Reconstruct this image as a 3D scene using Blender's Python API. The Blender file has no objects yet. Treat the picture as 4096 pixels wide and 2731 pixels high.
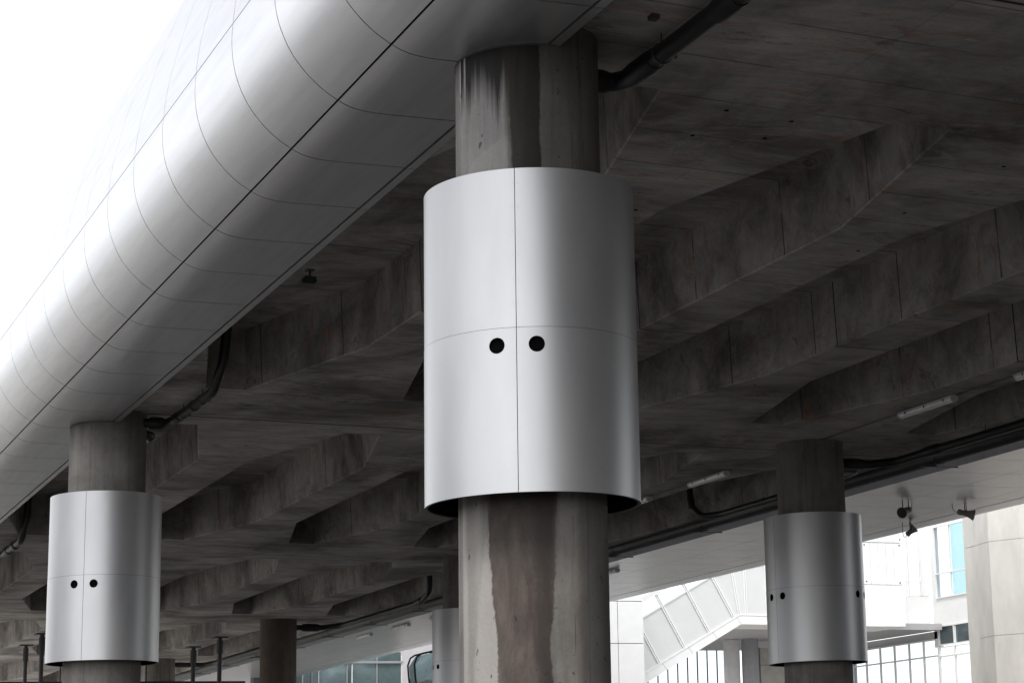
import bpy, math, random
from math import sin, cos, pi, radians, hypot
random.seed(7)
C = bpy.context.scene.collection
X0, Y0, P, W = 8.134, 19.966, 22.293, 15.834      # first column and the column grid (metres)
GX, GY, EYE = 0.01491, 0.00114, 1.6               # the deck falls gently across and along
ZS, ZC = 8.0, 7.75                                # concrete soffit, cladding soffit (above the eye)
SK = 0.085                                        # the cross joints run slightly skew

def gz(x, y): return GX*(x-X0) + GY*(y-Y0) + EYE
GROUND = -EYE

# ------------------------------------------------------------------ builder
class MB:
    def __init__(s): s.v = []; s.f = []; s.n = []
    def add(s, vs, fs, ns=None):
        o = len(s.v); s.v += [tuple(map(float, a)) for a in vs]; s.f += [tuple(i+o for i in f) for f in fs]
        s.n += ns if ns else [None]*len(vs)
        return s
    def box(s, a, b):
        (x0, y0, z0), (x1, y1, z1) = a, b
        vs = [(x0,y0,z0),(x1,y0,z0),(x1,y1,z0),(x0,y1,z0),(x0,y0,z1),(x1,y0,z1),(x1,y1,z1),(x0,y1,z1)]
        return s.add(vs, [(0,3,2,1),(4,5,6,7),(0,1,5,4),(1,2,6,5),(2,3,7,6),(3,0,4,7)])
    def prism(s, poly, y0, y1):
        "polygon in X-Z extruded along Y"
        n = len(poly)
        vs = [(x, y0, z) for x, z in poly] + [(x, y1, z) for x, z in poly]
        fs = [tuple(range(n)), tuple(range(2*n-1, n-1, -1))] + [(i, i+n, (i+1) % n+n, (i+1) % n) for i in range(n)]
        return s.add(vs, fs)
    def cyl(s, x, y, z0, z1, r, n=32, r1=None, caps=True):
        r1 = r if r1 is None else r1
        vs = [(x+r*cos(2*pi*i/n), y+r*sin(2*pi*i/n), z0) for i in range(n)] + [(x+r1*cos(2*pi*i/n), y+r1*sin(2*pi*i/n), z1) for i in range(n)]
        fs = [(i, (i+1) % n, (i+1) % n+n, i+n) for i in range(n)]
        if caps: fs += [tuple(range(n-1, -1, -1)), tuple(range(n, 2*n))]
        return s.add(vs, fs)
    def tube(s, pts, r, n=16, caps=True):
        "sweep a circle of radius r (number or list) along a polyline"
        m = len(pts); rs = r if isinstance(r, (list, tuple)) else [r]*m
        from mathutils import Vector as V
        p = [V(q) for q in pts]; vs = []; up = V((0.13, 0.21, 1)).normalized()
        for i in range(m):
            d = (p[min(i+1, m-1)]-p[max(i-1, 0)]).normalized()
            if i and i < m-1:
                a = (p[i]-p[i-1]).normalized(); b = (p[i+1]-p[i]).normalized(); d = (a+b).normalized()
            if i == 0:
                u = d.cross(up); u = u if u.length > .05 else d.cross(V((1, 0, 0))); u.normalize()
            else:
                u = (u - d*u.dot(d)).normalized()
            w = d.cross(u)
            for k in range(n):
                t = 2*pi*k/n; vs.append(p[i]+(u*cos(t)+w*sin(t))*rs[i])
        fs = [(i*n+k, i*n+(k+1) % n, (i+1)*n+(k+1) % n, (i+1)*n+k) for i in range(m-1) for k in range(n)]
        if caps: fs += [tuple(range(n-1, -1, -1)), tuple((m-1)*n+k for k in range(n))]
        return s.add([tuple(q) for q in vs], fs)
    def out(s, name, mat, parent=None, origin=None, smooth=False, label=None, cat=None, group=None, kind=None, angle=None):
        "parent: an Empty or mesh made by this script; vertices are in scene metres above the eye"
        org = parent['_o'] if parent is not None else (origin or (0, 0, 0))
        bz = org[2] + gz(org[0], org[1])
        me = bpy.data.meshes.new(name)
        loc = [(x-org[0], y-org[1], z+gz(x, y)-bz) for x, y, z in s.v]
        me.from_pydata(loc, [], s.f)
        me.materials.append(mat); me.update()
        if smooth: me.polygons.foreach_set('use_smooth', [True]*len(me.polygons))
        if any(n is not None for n in s.n):
            me.polygons.foreach_set('use_smooth', [True]*len(me.polygons))
            me.normals_split_custom_set_from_vertices([n if n is not None else (0, 0, 0) for n in s.n])
        elif smooth:
            me.set_sharp_from_angle(angle=radians(angle or 40))
        o = bpy.data.objects.new(name, me); C.objects.link(o)
        if parent is not None: o.parent = parent
        else: o.location = (org[0], org[1], bz)
        o['_o'] = org
        tag(o, label, cat, group, kind)
        return o

def tag(o, label=None, cat=None, group=None, kind=None):
    if label: o['label'] = label
    if cat: o['category'] = cat
    if group: o['group'] = group
    if kind: o['kind'] = kind
    return o
def thing(name, label, cat, loc, group=None):
    o = bpy.data.objects.new(name, None); C.objects.link(o)
    o.location = (loc[0], loc[1], loc[2]+gz(loc[0], loc[1])); o['_o'] = tuple(loc)
    return tag(o, label, cat, group)
def kids(o): return [c for c in bpy.data.objects if c.parent == o]
def dup(o, x, y, z, label=None):
    "copy of a thing with its parts and sub-parts, set down at (x, y, z)"
    def rec(a, par):
        c = a.copy(); C.objects.link(c); c.parent = par
        for k in kids(a): rec(k, c)
        return c
    src = kids(o); r = o.copy(); C.objects.link(r)
    for k in src: rec(k, r)
    r.location = (x, y, z+gz(x, y)); r['_o'] = (x, y, z)
    if label: r['label'] = label
    return r

# ------------------------------------------------------------------ materials
def nt(name):
    m = bpy.data.materials.new(name); m.use_nodes = True
    t = m.node_tree; b = t.nodes['Principled BSDF']
    return m, t, b
def N(t, kind, **kw):
    n = t.nodes.new(kind)
    for k, v in kw.items():
        if k in n.inputs: n.inputs[k].default_value = v
        else: setattr(n, k, v)
    return n
def ramp(t, src, stops):
    r = t.nodes.new('ShaderNodeValToRGB'); e = r.color_ramp.elements
    while len(e) < len(stops): e.new(.5)
    for q, (p, c) in zip(e, stops):
        q.position = p; q.color = (c, c, c, 1) if not isinstance(c, tuple) else (*c, 1)
    t.links.new(src, r.inputs[0]); return r.outputs[0]
def mix(t, a, b, fac, mode='MIX'):
    m = t.nodes.new('ShaderNodeMix'); m.data_type = 'RGBA'; m.blend_type = mode
    for s, v in ((m.inputs[6], a), (m.inputs[7], b), (m.inputs[0], fac)):
        if hasattr(v, 'is_output') : t.links.new(v, s)
        elif isinstance(v, tuple): s.default_value = (*v, 1)
        else: s.default_value = v
    return m.outputs[2]
def coords(t, scale=(1, 1, 1), rand=False):
    tc = t.nodes.new('ShaderNodeTexCoord'); mp = t.nodes.new('ShaderNodeMapping'); mp.inputs['Scale'].default_value = scale
    src = tc.outputs['Object']
    if rand:
        oi = t.nodes.new('ShaderNodeObjectInfo'); mm = N(t, 'ShaderNodeMath', operation='MULTIPLY'); mm.inputs[1].default_value = 37.
        t.links.new(oi.outputs['Random'], mm.inputs[0]); av = N(t, 'ShaderNodeVectorMath', operation='ADD')
        t.links.new(src, av.inputs[0]); t.links.new(mm.outputs[0], av.inputs[1]); src = av.outputs[0]
    t.links.new(src, mp.inputs[0]); return mp.outputs[0]
def noise(t, vec, scale, detail=6., rough=.6, dist=0.):
    n = N(t, 'ShaderNodeTexNoise', Scale=scale, Detail=detail, Roughness=rough, Distortion=dist); t.links.new(vec, n.inputs['Vector']); return n.outputs['Fac']
def bump(t, b, src, strength, dist=.02):
    n = N(t, 'ShaderNodeBump', Strength=strength, Distance=dist); t.links.new(src, n.inputs['Height']); t.links.new(n.outputs[0], b.inputs['Normal'])
def math_(t, op, a, b=None, c=None):
    n = N(t, 'ShaderNodeMath', operation=op)
    for i, v in enumerate((a, b, c)):
        if v is None: continue
        if hasattr(v, 'is_output'): t.links.new(v, n.inputs[i])
        else: n.inputs[i].default_value = v
    return n.outputs[0]

def clear_glass(name, tint, gloss=.14):
    m, t, b = nt(name); o = t.nodes['Material Output']; tr = t.nodes.new('ShaderNodeBsdfTransparent'); tr.inputs[0].default_value = (*tint, 1)
    gl = t.nodes.new('ShaderNodeBsdfGlossy'); gl.inputs['Roughness'].default_value = .03; mx = t.nodes.new('ShaderNodeMixShader'); mx.inputs[0].default_value = gloss
    t.links.new(tr.outputs[0], mx.inputs[1]); t.links.new(gl.outputs[0], mx.inputs[2]); t.links.new(mx.outputs[0], o.inputs[0]); return m
def soffit_concrete(name, tone=1., lines='both'):
    m, t, b = nt(name); v = coords(t)
    big = noise(t, v, .28, 5, .62, .6); med = noise(t, coords(t, (.8, 1.5, 1.5)), 1.0, 8, .72, .7); fine = noise(t, v, 22, 5, .7)
    board = noise(t, coords(t, (.35, 5.5, 5.5)), 2.1, 4, .65, .25)
    c = ramp(t, med, [(.28, tuple(k*tone for k in (.153, .145, .139))), (.5, tuple(k*tone for k in (.255, .24, .230))), (.74, tuple(k*tone for k in (.345, .325, .309)))])
    c = mix(t, c, ramp(t, board, [(.35, .75), (.62, 1.1)]), .32, 'MULTIPLY')
    c = mix(t, c, ramp(t, big, [(.38, .38), (.5, 1.), (.64, 1.45)]), .85, 'MULTIPLY')
    rust = math_(t, 'MULTIPLY', ramp(t, noise(t, coords(t, (.8, 2.6, 1.5)), .9, 6, .75, 1.2), [(.57, 0.), (.66, 1.)]), .6)
    c = mix(t, c, (.25*tone, .105*tone, .06*tone), rust)
    pale = math_(t, 'MULTIPLY', ramp(t, noise(t, coords(t, (.5, 1.6, 1.)), .7, 7, .72, 1.6), [(.63, 0.), (.72, 1.)]), .5)
    c = mix(t, c, (.5*tone, .48*tone, .47*tone), pale)
    c = mix(t, c, ramp(t, fine, [(.3, .82), (.7, 1.15)]), .5, 'MULTIPLY')
    spot = ramp(t, noise(t, coords(t, (.5, 1.1, .9)), .8, 9, .78, 1.1), [(.585, 1.), (.625, .55)])
    c = mix(t, c, spot, .75, 'MULTIPLY')
    edge = ramp(t, noise(t, coords(t, (.5, 1.1, .9)), .8, 9, .78, 1.1), [(.55, 0.), (.575, 1.), (.60, 0.)])
    c = mix(t, c, (.44*tone, .42*tone, .40*tone), math_(t, 'MULTIPLY', edge, .22))
    if lines != 'both':
        c = mix(t, c, ramp(t, noise(t, coords(t, (3.5, 3.5, .5)), 1., 6, .65, .3), [(.36, .6), (.52, 1.), (.7, 1.15)]), .3, 'MULTIPLY')
    # formwork joints
    sep = t.nodes.new('ShaderNodeSeparateXYZ'); t.links.new(coords(t), sep.inputs[0])
    wob = math_(t, 'MULTIPLY', math_(t, 'SUBTRACT', noise(t, coords(t), 1.1, 3, .5), .5), .035)
    def line(axis, period, off, width):
        q = math_(t, 'ADD', math_(t, 'ADD', axis, wob), off)
        q = math_(t, 'ABSOLUTE', math_(t, 'SUBTRACT', math_(t, 'MODULO', q, period), period/2))
        return math_(t, 'LESS_THAN', q, width)
    ysk = math_(t, 'SUBTRACT', sep.outputs[1], math_(t, 'MULTIPLY', sep.outputs[0], SK))
    if lines == 'both':
        l = math_(t, 'MAXIMUM', line(ysk, 1.22, 100.3, .014), math_(t, 'MULTIPLY', line(sep.outputs[0], 2.44, 100.1, .008), .5))
        amt = .65
    else:
        l = line(ysk, 2.93, 101.0, .018); amt = .85
    brk = ramp(t, noise(t, coords(t, (1, 1, 1)), .8, 3, .6), [(.36, 0.), (.48, 1.)])
    l = math_(t, 'MULTIPLY', math_(t, 'MULTIPLY', l, brk), amt)
    c = mix(t, c, (.06*tone, .055*tone, .05*tone), l)
    t.links.new(c, b.inputs['Base Color']); b.inputs['Roughness'].default_value = .88; b.inputs['Specular IOR Level'].default_value = .2
    h = math_(t, 'ADD', math_(t, 'MULTIPLY', board, .6), math_(t, 'SUBTRACT', math_(t, 'MULTIPLY', fine, .35), math_(t, 'MULTIPLY', l, .8)))
    bump(t, b, h, .35, .012); return m

def column_concrete(name, stain='plain', tone=1.):
    m, t, b = nt(name); rnd = (stain == 'plain')
    v = coords(t, rand=rnd); st = coords(t, (2.4, 2.4, .3), rnd); st2 = coords(t, (9., 9., .9), rnd)
    n1 = noise(t, st, 1., 6, .65, .35); n2 = noise(t, st2, 1., 5, .6, .2); blot = noise(t, v, 1.2, 6, .68, .5); fine = noise(t, v, 26, 4, .7)
    c = ramp(t, blot, [(.3, tuple(k*tone for k in (.21, .195, .18))), (.68, tuple(k*tone for k in (.35, .33, .305)))])
    c = mix(t, c, ramp(t, n1, [(.34, .55), (.5, 1.), (.75, 1.2)]), .7, 'MULTIPLY')
    c = mix(t, c, ramp(t, n2, [(.34, .6), (.55, 1.)]), .3, 'MULTIPLY')
    c = mix(t, c, (.22*tone, .13*tone, .085*tone), math_(t, 'MULTIPLY', ramp(t, noise(t, coords(t, (2., 2., .35), rnd), .8, 5, .7, .6), [(.56, 0.), (.72, 1.)]), .35))
    sep = t.nodes.new('ShaderNodeSeparateXYZ'); t.links.new(coords(t), sep.inputs[0])
    ang = math_(t, 'MULTIPLY', math_(t, 'ARCTAN2', sep.outputs[1], sep.outputs[0]), 180/pi)     # bearing round the shaft
    z = sep.outputs[2]
    # vertical formwork seam lines
    sm = math_(t, 'LESS_THAN', math_(t, 'ABSOLUTE', math_(t, 'SUBTRACT', math_(t, 'MODULO', math_(t, 'ADD', ang, 397.), 60.), 30.)), .55)
    c = mix(t, c, (.07, .065, .06), math_(t, 'MULTIPLY', sm, .55))
    if stain == 'brown': c = mix(t, c, (.12, .075, .055), .45)
    if stain == 'stained':
        wob = math_(t, 'MULTIPLY', math_(t, 'SUBTRACT', noise(t, coords(t, (2, 2, 1.3)), 1.2, 7, .7), .5), 10.)
        wob2 = math_(t, 'MULTIPLY', math_(t, 'SUBTRACT', noise(t, coords(t, (9, 9, .8)), 1.0, 5, .6), .5), 16.)
        a1 = math_(t, 'ADD', ang, wob); a2 = math_(t, 'ADD', a1, wob2)
        def mr(a, lo, hi):
            q = N(t, 'ShaderNodeMapRange'); t.links.new(a, q.inputs[0]); q.inputs[1].default_value = lo; q.inputs[2].default_value = hi; return q.outputs[0]
        def band(a, lo, hi, soft): return math_(t, 'SUBTRACT', mr(a, lo-soft, lo+soft), mr(a, hi-soft, hi+soft))
        mul = lambda *a: a[0] if len(a) == 1 else math_(t, 'MULTIPLY', a[0], mul(*a[1:]))
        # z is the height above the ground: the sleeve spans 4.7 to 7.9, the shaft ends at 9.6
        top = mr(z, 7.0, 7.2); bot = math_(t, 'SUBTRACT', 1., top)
        wn = ramp(t, noise(t, coords(t, (5.2, 5.2, .10)), 1.25, 5, .6, .25), [(.46, 0.), (.60, 1.)])
        c = mix(t, c, (.24, .236, .244), mul(band(a2, -190, -127, 4.), top, math_(t, 'ADD', math_(t, 'MULTIPLY', wn, .6), .1)))
        c = mix(t, c, (.075, .068, .06), mul(band(a1, -103, -20, 1.), top, .5))
        c = mix(t, c, (.27, .255, .24), mul(band(ang, -176, -126, 1.), top, math_(t, 'LESS_THAN', math_(t, 'ADD', z, math_(t, 'MULTIPLY', wob2, .006)), 0.) if False else
                math_(t, 'LESS_THAN', math_(t, 'SUBTRACT', math_(t, 'ADD', z, math_(t, 'MULTIPLY', wob2, .004)), math_(t, 'MULTIPLY', math_(t, 'SQRT', math_(t, 'MAXIMUM', math_(t, 'ADD', ang, 172.), 0.)), .066)), 7.93), .5))
        # black drips running down from the joint with the cladding
        dl = math_(t, 'MULTIPLY', noise(t, coords(t, (6.5, 6.5, .02)), 1.5, 4, .6), 1.75)
        drip = mr(math_(t, 'ADD', z, dl), 9.5, 9.9)
        c = mix(t, c, (.020, .018, .018), mul(drip, band(a1, -190, -117, 1.5), .93))
        c = mix(t, c, (.45, .44, .45), mul(drip, band(a1, -180, -130, 1.), ramp(t, noise(t, coords(t, (9, 9, .03)), 1.4, 3, .5), [(.60, 0.), (.66, 1.)]), .8))
        c = mix(t, c, (.020, .018, .017), mul(band(a1, -125, -102, .7), top, .93))
        c = mix(t, c, (.05, .045, .042), mul(band(a2, -128, -116, 4.), top, .6))
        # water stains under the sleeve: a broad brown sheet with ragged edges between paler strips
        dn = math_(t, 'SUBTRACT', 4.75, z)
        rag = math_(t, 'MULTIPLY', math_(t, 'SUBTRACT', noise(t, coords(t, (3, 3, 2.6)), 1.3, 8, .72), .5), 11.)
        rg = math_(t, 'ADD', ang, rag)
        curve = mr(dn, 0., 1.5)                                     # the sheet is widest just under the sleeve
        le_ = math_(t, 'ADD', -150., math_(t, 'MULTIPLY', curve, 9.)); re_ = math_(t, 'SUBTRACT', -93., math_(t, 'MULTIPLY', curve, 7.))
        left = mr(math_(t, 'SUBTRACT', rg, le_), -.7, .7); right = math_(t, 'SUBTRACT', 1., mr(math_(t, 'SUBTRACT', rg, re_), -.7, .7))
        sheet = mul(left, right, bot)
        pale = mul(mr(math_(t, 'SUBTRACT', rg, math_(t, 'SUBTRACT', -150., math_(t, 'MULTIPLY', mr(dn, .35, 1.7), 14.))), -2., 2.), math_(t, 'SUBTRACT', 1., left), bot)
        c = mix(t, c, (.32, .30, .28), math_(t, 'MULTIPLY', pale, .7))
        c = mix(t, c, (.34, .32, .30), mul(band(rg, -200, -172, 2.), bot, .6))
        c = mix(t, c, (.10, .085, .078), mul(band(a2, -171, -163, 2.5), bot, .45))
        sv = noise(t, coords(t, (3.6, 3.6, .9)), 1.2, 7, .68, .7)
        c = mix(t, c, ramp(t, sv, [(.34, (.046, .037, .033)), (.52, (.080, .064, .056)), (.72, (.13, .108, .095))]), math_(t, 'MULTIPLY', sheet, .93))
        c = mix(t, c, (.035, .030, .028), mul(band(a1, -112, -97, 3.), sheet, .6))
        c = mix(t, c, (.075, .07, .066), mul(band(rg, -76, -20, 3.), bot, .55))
        stain_shade = mul(math_(t, 'SUBTRACT', 1., mr(math_(t, 'ADD', dn, math_(t, 'MULTIPLY', sv, .5)), .35, 1.15)), band(a1, -175, -93, 3.), bot)  # the sleeve's shadow painted on the shaft, together with real staining
        c = mix(t, c, (.030, .026, .024), math_(t, 'MULTIPLY', stain_shade, .8))
        crk = mul(ramp(t, noise(t, coords(t, (14, 14, .45)), 1.2, 4, .6), [(.60, 0.), (.65, 1.)]), band(a1, -97, -60, 3), .65)
        c = mix(t, c, (.04, .036, .034), crk)
        c = mix(t, c, (.33, .31, .29), mul(band(a2, -178, -152, 4.), bot, .4))
        pit = ramp(t, noise(t, coords(t, (1, 1, .6)), 13., 2, .5), [(.70, 0.), (.73, 1.)])
        c = mix(t, c, (.03, .03, .03), math_(t, 'MULTIPLY', pit, .7))
    c = mix(t, c, ramp(t, fine, [(.3, .84), (.7, 1.12)]), .5, 'MULTIPLY')
    t.links.new(c, b.inputs['Base Color']); b.inputs['Roughness'].default_value = .85; b.inputs['Specular IOR Level'].default_value = .15
    bump(t, b, math_(t, 'ADD', math_(t, 'MULTIPLY', fine, .4), blot), .3, .008); return m

def sheet_metal(name, col=(.72, .72, .74), rough=.34, metal=.75, streak=(1, 1, 1), wave=.12, dirt=.10):
    m, t, b = nt(name)
    v = coords(t, streak, True); n1 = noise(t, v, 1.3, 3, .5, .1); n2 = noise(t, coords(t, (1, 1, 1), True), .8, 4, .55); fine = noise(t, coords(t), 60, 3, .6)
    c = mix(t, col, ramp(t, n1, [(.3, 1-dirt*1.6), (.6, 1.)]), 1., 'MULTIPLY')
    c = mix(t, c, ramp(t, fine, [(.3, 1-dirt*.5), (.7, 1.)]), 1., 'MULTIPLY')
    t.links.new(c, b.inputs['Base Color']); b.inputs['Metallic'].default_value = metal
    r = N(t, 'ShaderNodeMapRange'); t.links.new(n1, r.inputs[0]); r.inputs[3].default_value = rough-.015; r.inputs[4].default_value = rough+.025
    t.links.new(r.outputs[0], b.inputs['Roughness'])
    bump(t, b, n2, wave, .03); return m

def plain(name, col, rough=.6, metal=0., var=.12, scale=4., bmp=.1, stretch=(1, 1, 1)):
    m, t, b = nt(name); n = noise(t, coords(t, stretch), scale, 6, .65)
    c = mix(t, col, ramp(t, n, [(.3, 1-var), (.7, 1+var*.4)]), 1., 'MULTIPLY')
    t.links.new(c, b.inputs['Base Color']); b.inputs['Roughness'].default_value = rough; b.inputs['Metallic'].default_value = metal
    if max(col) < .0125: b.inputs['Specular IOR Level'].default_value = 0.
    if bmp: bump(t, b, n, bmp, .01)
    return m

def coated_glass(name, col, metal=.6, rough=.04, wave=.05):
    m, t, b = nt(name); n = noise(t, coords(t), .9, 4, .6, 1.5)
    c = mix(t, col, ramp(t, n, [(.35, .8), (.6, 1.05)]), 1., 'MULTIPLY')
    t.links.new(c, b.inputs['Base Color']); b.inputs['Metallic'].default_value = metal; b.inputs['Roughness'].default_value = rough
    bump(t, b, n, wave, .05); return m

M = dict(
    soffit=soffit_concrete('soffit_concrete', 1.45), web=soffit_concrete('web_concrete', 1.3, 'web'),
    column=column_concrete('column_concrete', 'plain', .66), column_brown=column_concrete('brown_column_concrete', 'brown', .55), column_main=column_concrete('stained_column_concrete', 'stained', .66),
    sleeve=sheet_metal('satin_aluminium', (.44, .44, .448), .39, .70, (2, 2, .6), .03, .05),
    clad=sheet_metal('cladding_metal', (.73, .73, .755), .38, .86, (6, .5, 6), .05, .06),
    clad_far=sheet_metal('ceiling_panel_metal', (.66, .64, .645), .30, .4, (1, 1, 1), .05, .08),
    gap=plain('joint_shadow', (.012, .012, .012), .9, 0, .1),
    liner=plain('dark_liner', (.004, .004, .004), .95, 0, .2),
    joint=plain('joint_sealant', (.035, .026, .02), .85, 0, .3),
    pipe=plain('black_pipe', (.0135, .0135, .015), .48, 0, .25, 6, .05),
    pipe_dull=plain('dull_black_duct', (.03, .03, .032), .5, 0, .25, 3, .05),
    clamp=plain('galvanised_clamp', (.10, .10, .10), .5, .6, .2),
    lamp=plain('lamp_housing', (.62, .62, .63), .4, 0, .08), diff=plain('lamp_diffuser', (.78, .77, .80), .3, 0, .05),
    horn=plain('horn_plastic', (.34, .31, .27), .6, 0, .25, 9), horn_in=plain('horn_throat', (.05, .045, .04), .7, 0, .2),
    bracket=plain('bracket_metal', (.09, .085, .08), .5, .5, .2),
    white=plain('white_painted_metal', (.80, .80, .79), .45, 0, .05, 2, .03), infill=plain('light_grey_infill', (.64, .645, .64), .35, 0, .05, 1.2, .02),
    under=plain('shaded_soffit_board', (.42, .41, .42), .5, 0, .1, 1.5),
    pier=plain('pale_concrete', (.70, .675, .62), .8, 0, .14, 1.6, .15, (1, 1, .4)), pier2=plain('grey_concrete', (.40, .385, .36), .85, 0, .2, 1.3, .15),
    grey=plain('grey_paint', (.30, .30, .32), .45, .1, .1), steel=plain('dark_steel', (.075, .075, .08), .5, .3, .2),
    dark=plain('dark_frame', (.03, .03, .033), .5, 0, .2), rubber=plain('black_rubber', (.012, .012, .012), .3, 0, .1),
    glass=clear_glass('clear_glass', (.86, .90, .92)), teal=clear_glass('teal_glass', (.56, .70, .72)), teal_coat=coated_glass('teal_coated_glass', (.13, .18, .185), .4), glass_dark=coated_glass('dark_glass', (.12, .15, .165), .3),
    screen=coated_glass('screen_glass', (.17, .23, .24), .35, .08),
    asphalt=plain('asphalt', (.085, .081, .076), .9, 0, .3, .6, .3), paving=plain('paving', (.09, .088, .085), .85, 0, .2, .5, .2),
    reveal=plain('recessed_slab', (.13, .125, .12), .9, 0, .3, 1.5),
)

# ------------------------------------------------------------------ ground
g = MB(); g.add([(-600, -600, 0), (600, -600, 0), (600, 900, 0), (-600, 900, 0)], [(0, 1, 2, 3)])
me = bpy.data.meshes.new('ground'); me.from_pydata(g.v, [], g.f); me.materials.append(M['paving'])
gr = bpy.data.objects.new('ground', me); C.objects.link(gr); tag(gr, 'pale paved ground reaching to the horizon', 'ground', kind='structure')
me = bpy.data.meshes.new('road'); me.from_pydata([(-16, -200, .006), (34, -200, .006), (34, 400, .006), (-16, 400, .006)], [], [(0, 1, 2, 3)]); me.materials.append(M['asphalt'])
rd = bpy.data.objects.new('road', me); C.objects.link(rd); tag(rd, 'dark asphalt road running along under the viaduct', 'road', kind='structure')

me = bpy.data.meshes.new('plaza'); me.from_pydata([(-40, 90, .012), (60, 90, .012), (60, 300, .012), (-40, 300, .012)], [], [(0, 1, 2, 3)]); me.materials.append(M['pier'])
pz = bpy.data.objects.new('plaza', me); C.objects.link(pz); tag(pz, 'pale paved plaza under the far bays of the viaduct', 'pavement', kind='structure')
# ------------------------------------------------------------------ viaduct deck
def S(x, y, z): return (x, y + SK*(x-8.1), z)
starts = [-23.6, -1.5, 20.67, 42.77, 64.90, 87.10, 109.3]
ends = [-5.4, 16.75, 38.92, 60.97, 83.18, 105.4, 127.5]
cc = [9.72+4.01*k for k in range(0, 5)]            # coffer centre lines
HP, HW, HN, FL, ZT = 2.005, 1.42, .39, 4.3, 9.17
deck = thing('viaduct_deck', 'dark ribbed concrete viaduct deck with flared coffers, carried on round columns', 'viaduct', (18, 42, ZS))
so = MB(); wb = MB(); top = MB()
def quad(mb, *p): mb.add([S(*q) for q in p], [(0, 1, 2, 3)])
XL, XR = cc[0]-HP, cc[-1]+HP
for a, e in zip(starts, ends):
    for c in cc:
        wb = MB(); top = MB(); ys = [a, a+FL, e-FL, e]; hw = [HN, HW, HW, HN]
        for s in (-1, 1):
            for i in range(3):
                p = [(c+s*HP, ys[i], ZS), (c+s*(hw[i]+.02), ys[i], ZS), (c+s*(hw[i+1]+.02), ys[i+1], ZS), (c+s*HP, ys[i+1], ZS)]
                quad(so, *(p if s > 0 else p[::-1]))
                # small chamfered arris, then the web
                q = [(c+s*(hw[i]+.02), ys[i], ZS), (c+s*hw[i], ys[i], ZS+.022), (c+s*hw[i+1], ys[i+1], ZS+.022), (c+s*(hw[i+1]+.02), ys[i+1], ZS)]
                quad(so, *(q if s > 0 else q[::-1]))
                ins = .05
                w_ = [(c+s*hw[i], ys[i], ZS+.022), (c+s*(hw[i]-ins), ys[i], ZT), (c+s*(hw[i+1]-ins), ys[i+1], ZT), (c+s*hw[i+1], ys[i+1], ZS+.022)]
                quad(wb, *(w_ if s > 0 else w_[::-1]))
        for y, s in ((a, 1), (e, -1)):
            q = [(c-HN-.02, y, ZS), (c+HN+.02, y, ZS), (c+HN+.0, y, ZT), (c-HN-.0, y, ZT)]
            quad(wb, *(q if s < 0 else q[::-1]))
        top.add([S(c-HW-.1, a-.2, ZT-.002), S(c+HW+.1, a-.2, ZT-.002), S(c+HW+.1, e+.2, ZT-.002), S(c-HW-.1, e+.2, ZT-.002)], [(0, 3, 2, 1)])
        wb.out('coffer_wall', M['web'], deck); top.out('coffer_ceiling', M['web'], deck)
prev = -150.0
for a, e in list(zip(starts, ends)):
    quad(so, (XL, prev, ZS), (XL, a, ZS), (XR, a, ZS), (XR, prev, ZS)); prev = e
quad(so, (XL, prev, ZS), (XL, 131.5, ZS), (XR, 131.5, ZS), (XR, prev, ZS))
quad(so, (6.75, -150, ZS), (6.75, 131.5, ZS), (XL, 131.5, ZS), (XL, -150, ZS))
so.out('soffit', M['soffit'], deck)
b = MB(); b.add([S(x, y, z) for x, y, z in ((6.75, -150, ZS), (XR, -150, ZS), (XR, 131.5, ZS), (6.75, 131.5, ZS), (6.75, -150, 9.9), (XR, -150, 9.9), (XR, 131.5, 9.9), (6.75, 131.5, 9.9))],
      [(0, 1, 5, 4), (1, 2, 6, 5), (2, 3, 7, 6), (3, 0, 4, 7), (4, 5, 6, 7)])
b.out('deck_slab', M['web'], deck)
b = MB()
for yj in (41.85, 63.9, 61.35, 86.1, 83.6, 16.95, 19.3):
    if yj in (19.3,): continue
    w = .026 if yj != 41.85 else .034
    b = MB(); b.add([S(XL, yj-w, ZS-.003), S(XR, yj-w, ZS-.003), S(XR, yj+w, ZS-.003), S(XL, yj+w, ZS-.003)], [(0, 3, 2, 1)]); b.out('cross_joint', M['joint'], deck)
yj = 31.67; w = .017
for i in range(len(cc)-1):
    xa, xb = cc[i]+HW, cc[i+1]-HW; q = []
    for y in (yj-w, yj+w): q += [S(xb+.004, y, ZS-.003), S(xa-.004, y, ZS-.003), S(xa-.052, y, ZT)]
    b = MB(); b.add(q, [(0, 1, 4, 3), (1, 2, 5, 4)]); b.out('expansion_joint', M['joint'], deck)
for (x, y) in ((11.18, 21.3), (11.22, 22.28), (12.12, 22.12), (12.11, 21.44), (16.04, 26.59), (15.65, 22.29), (15.6, 24.6), (11.95, 25.5), (19.7, 27.0), (19.2, 30.1), (15.3, 36.5), (19.4, 36.2), (11.6, 33.), (11.7, 45.2)):
    MB().cyl(x, y, ZS-.004, ZS+.01, .028, 14).out('drain_hole', M['gap'], deck)

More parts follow.
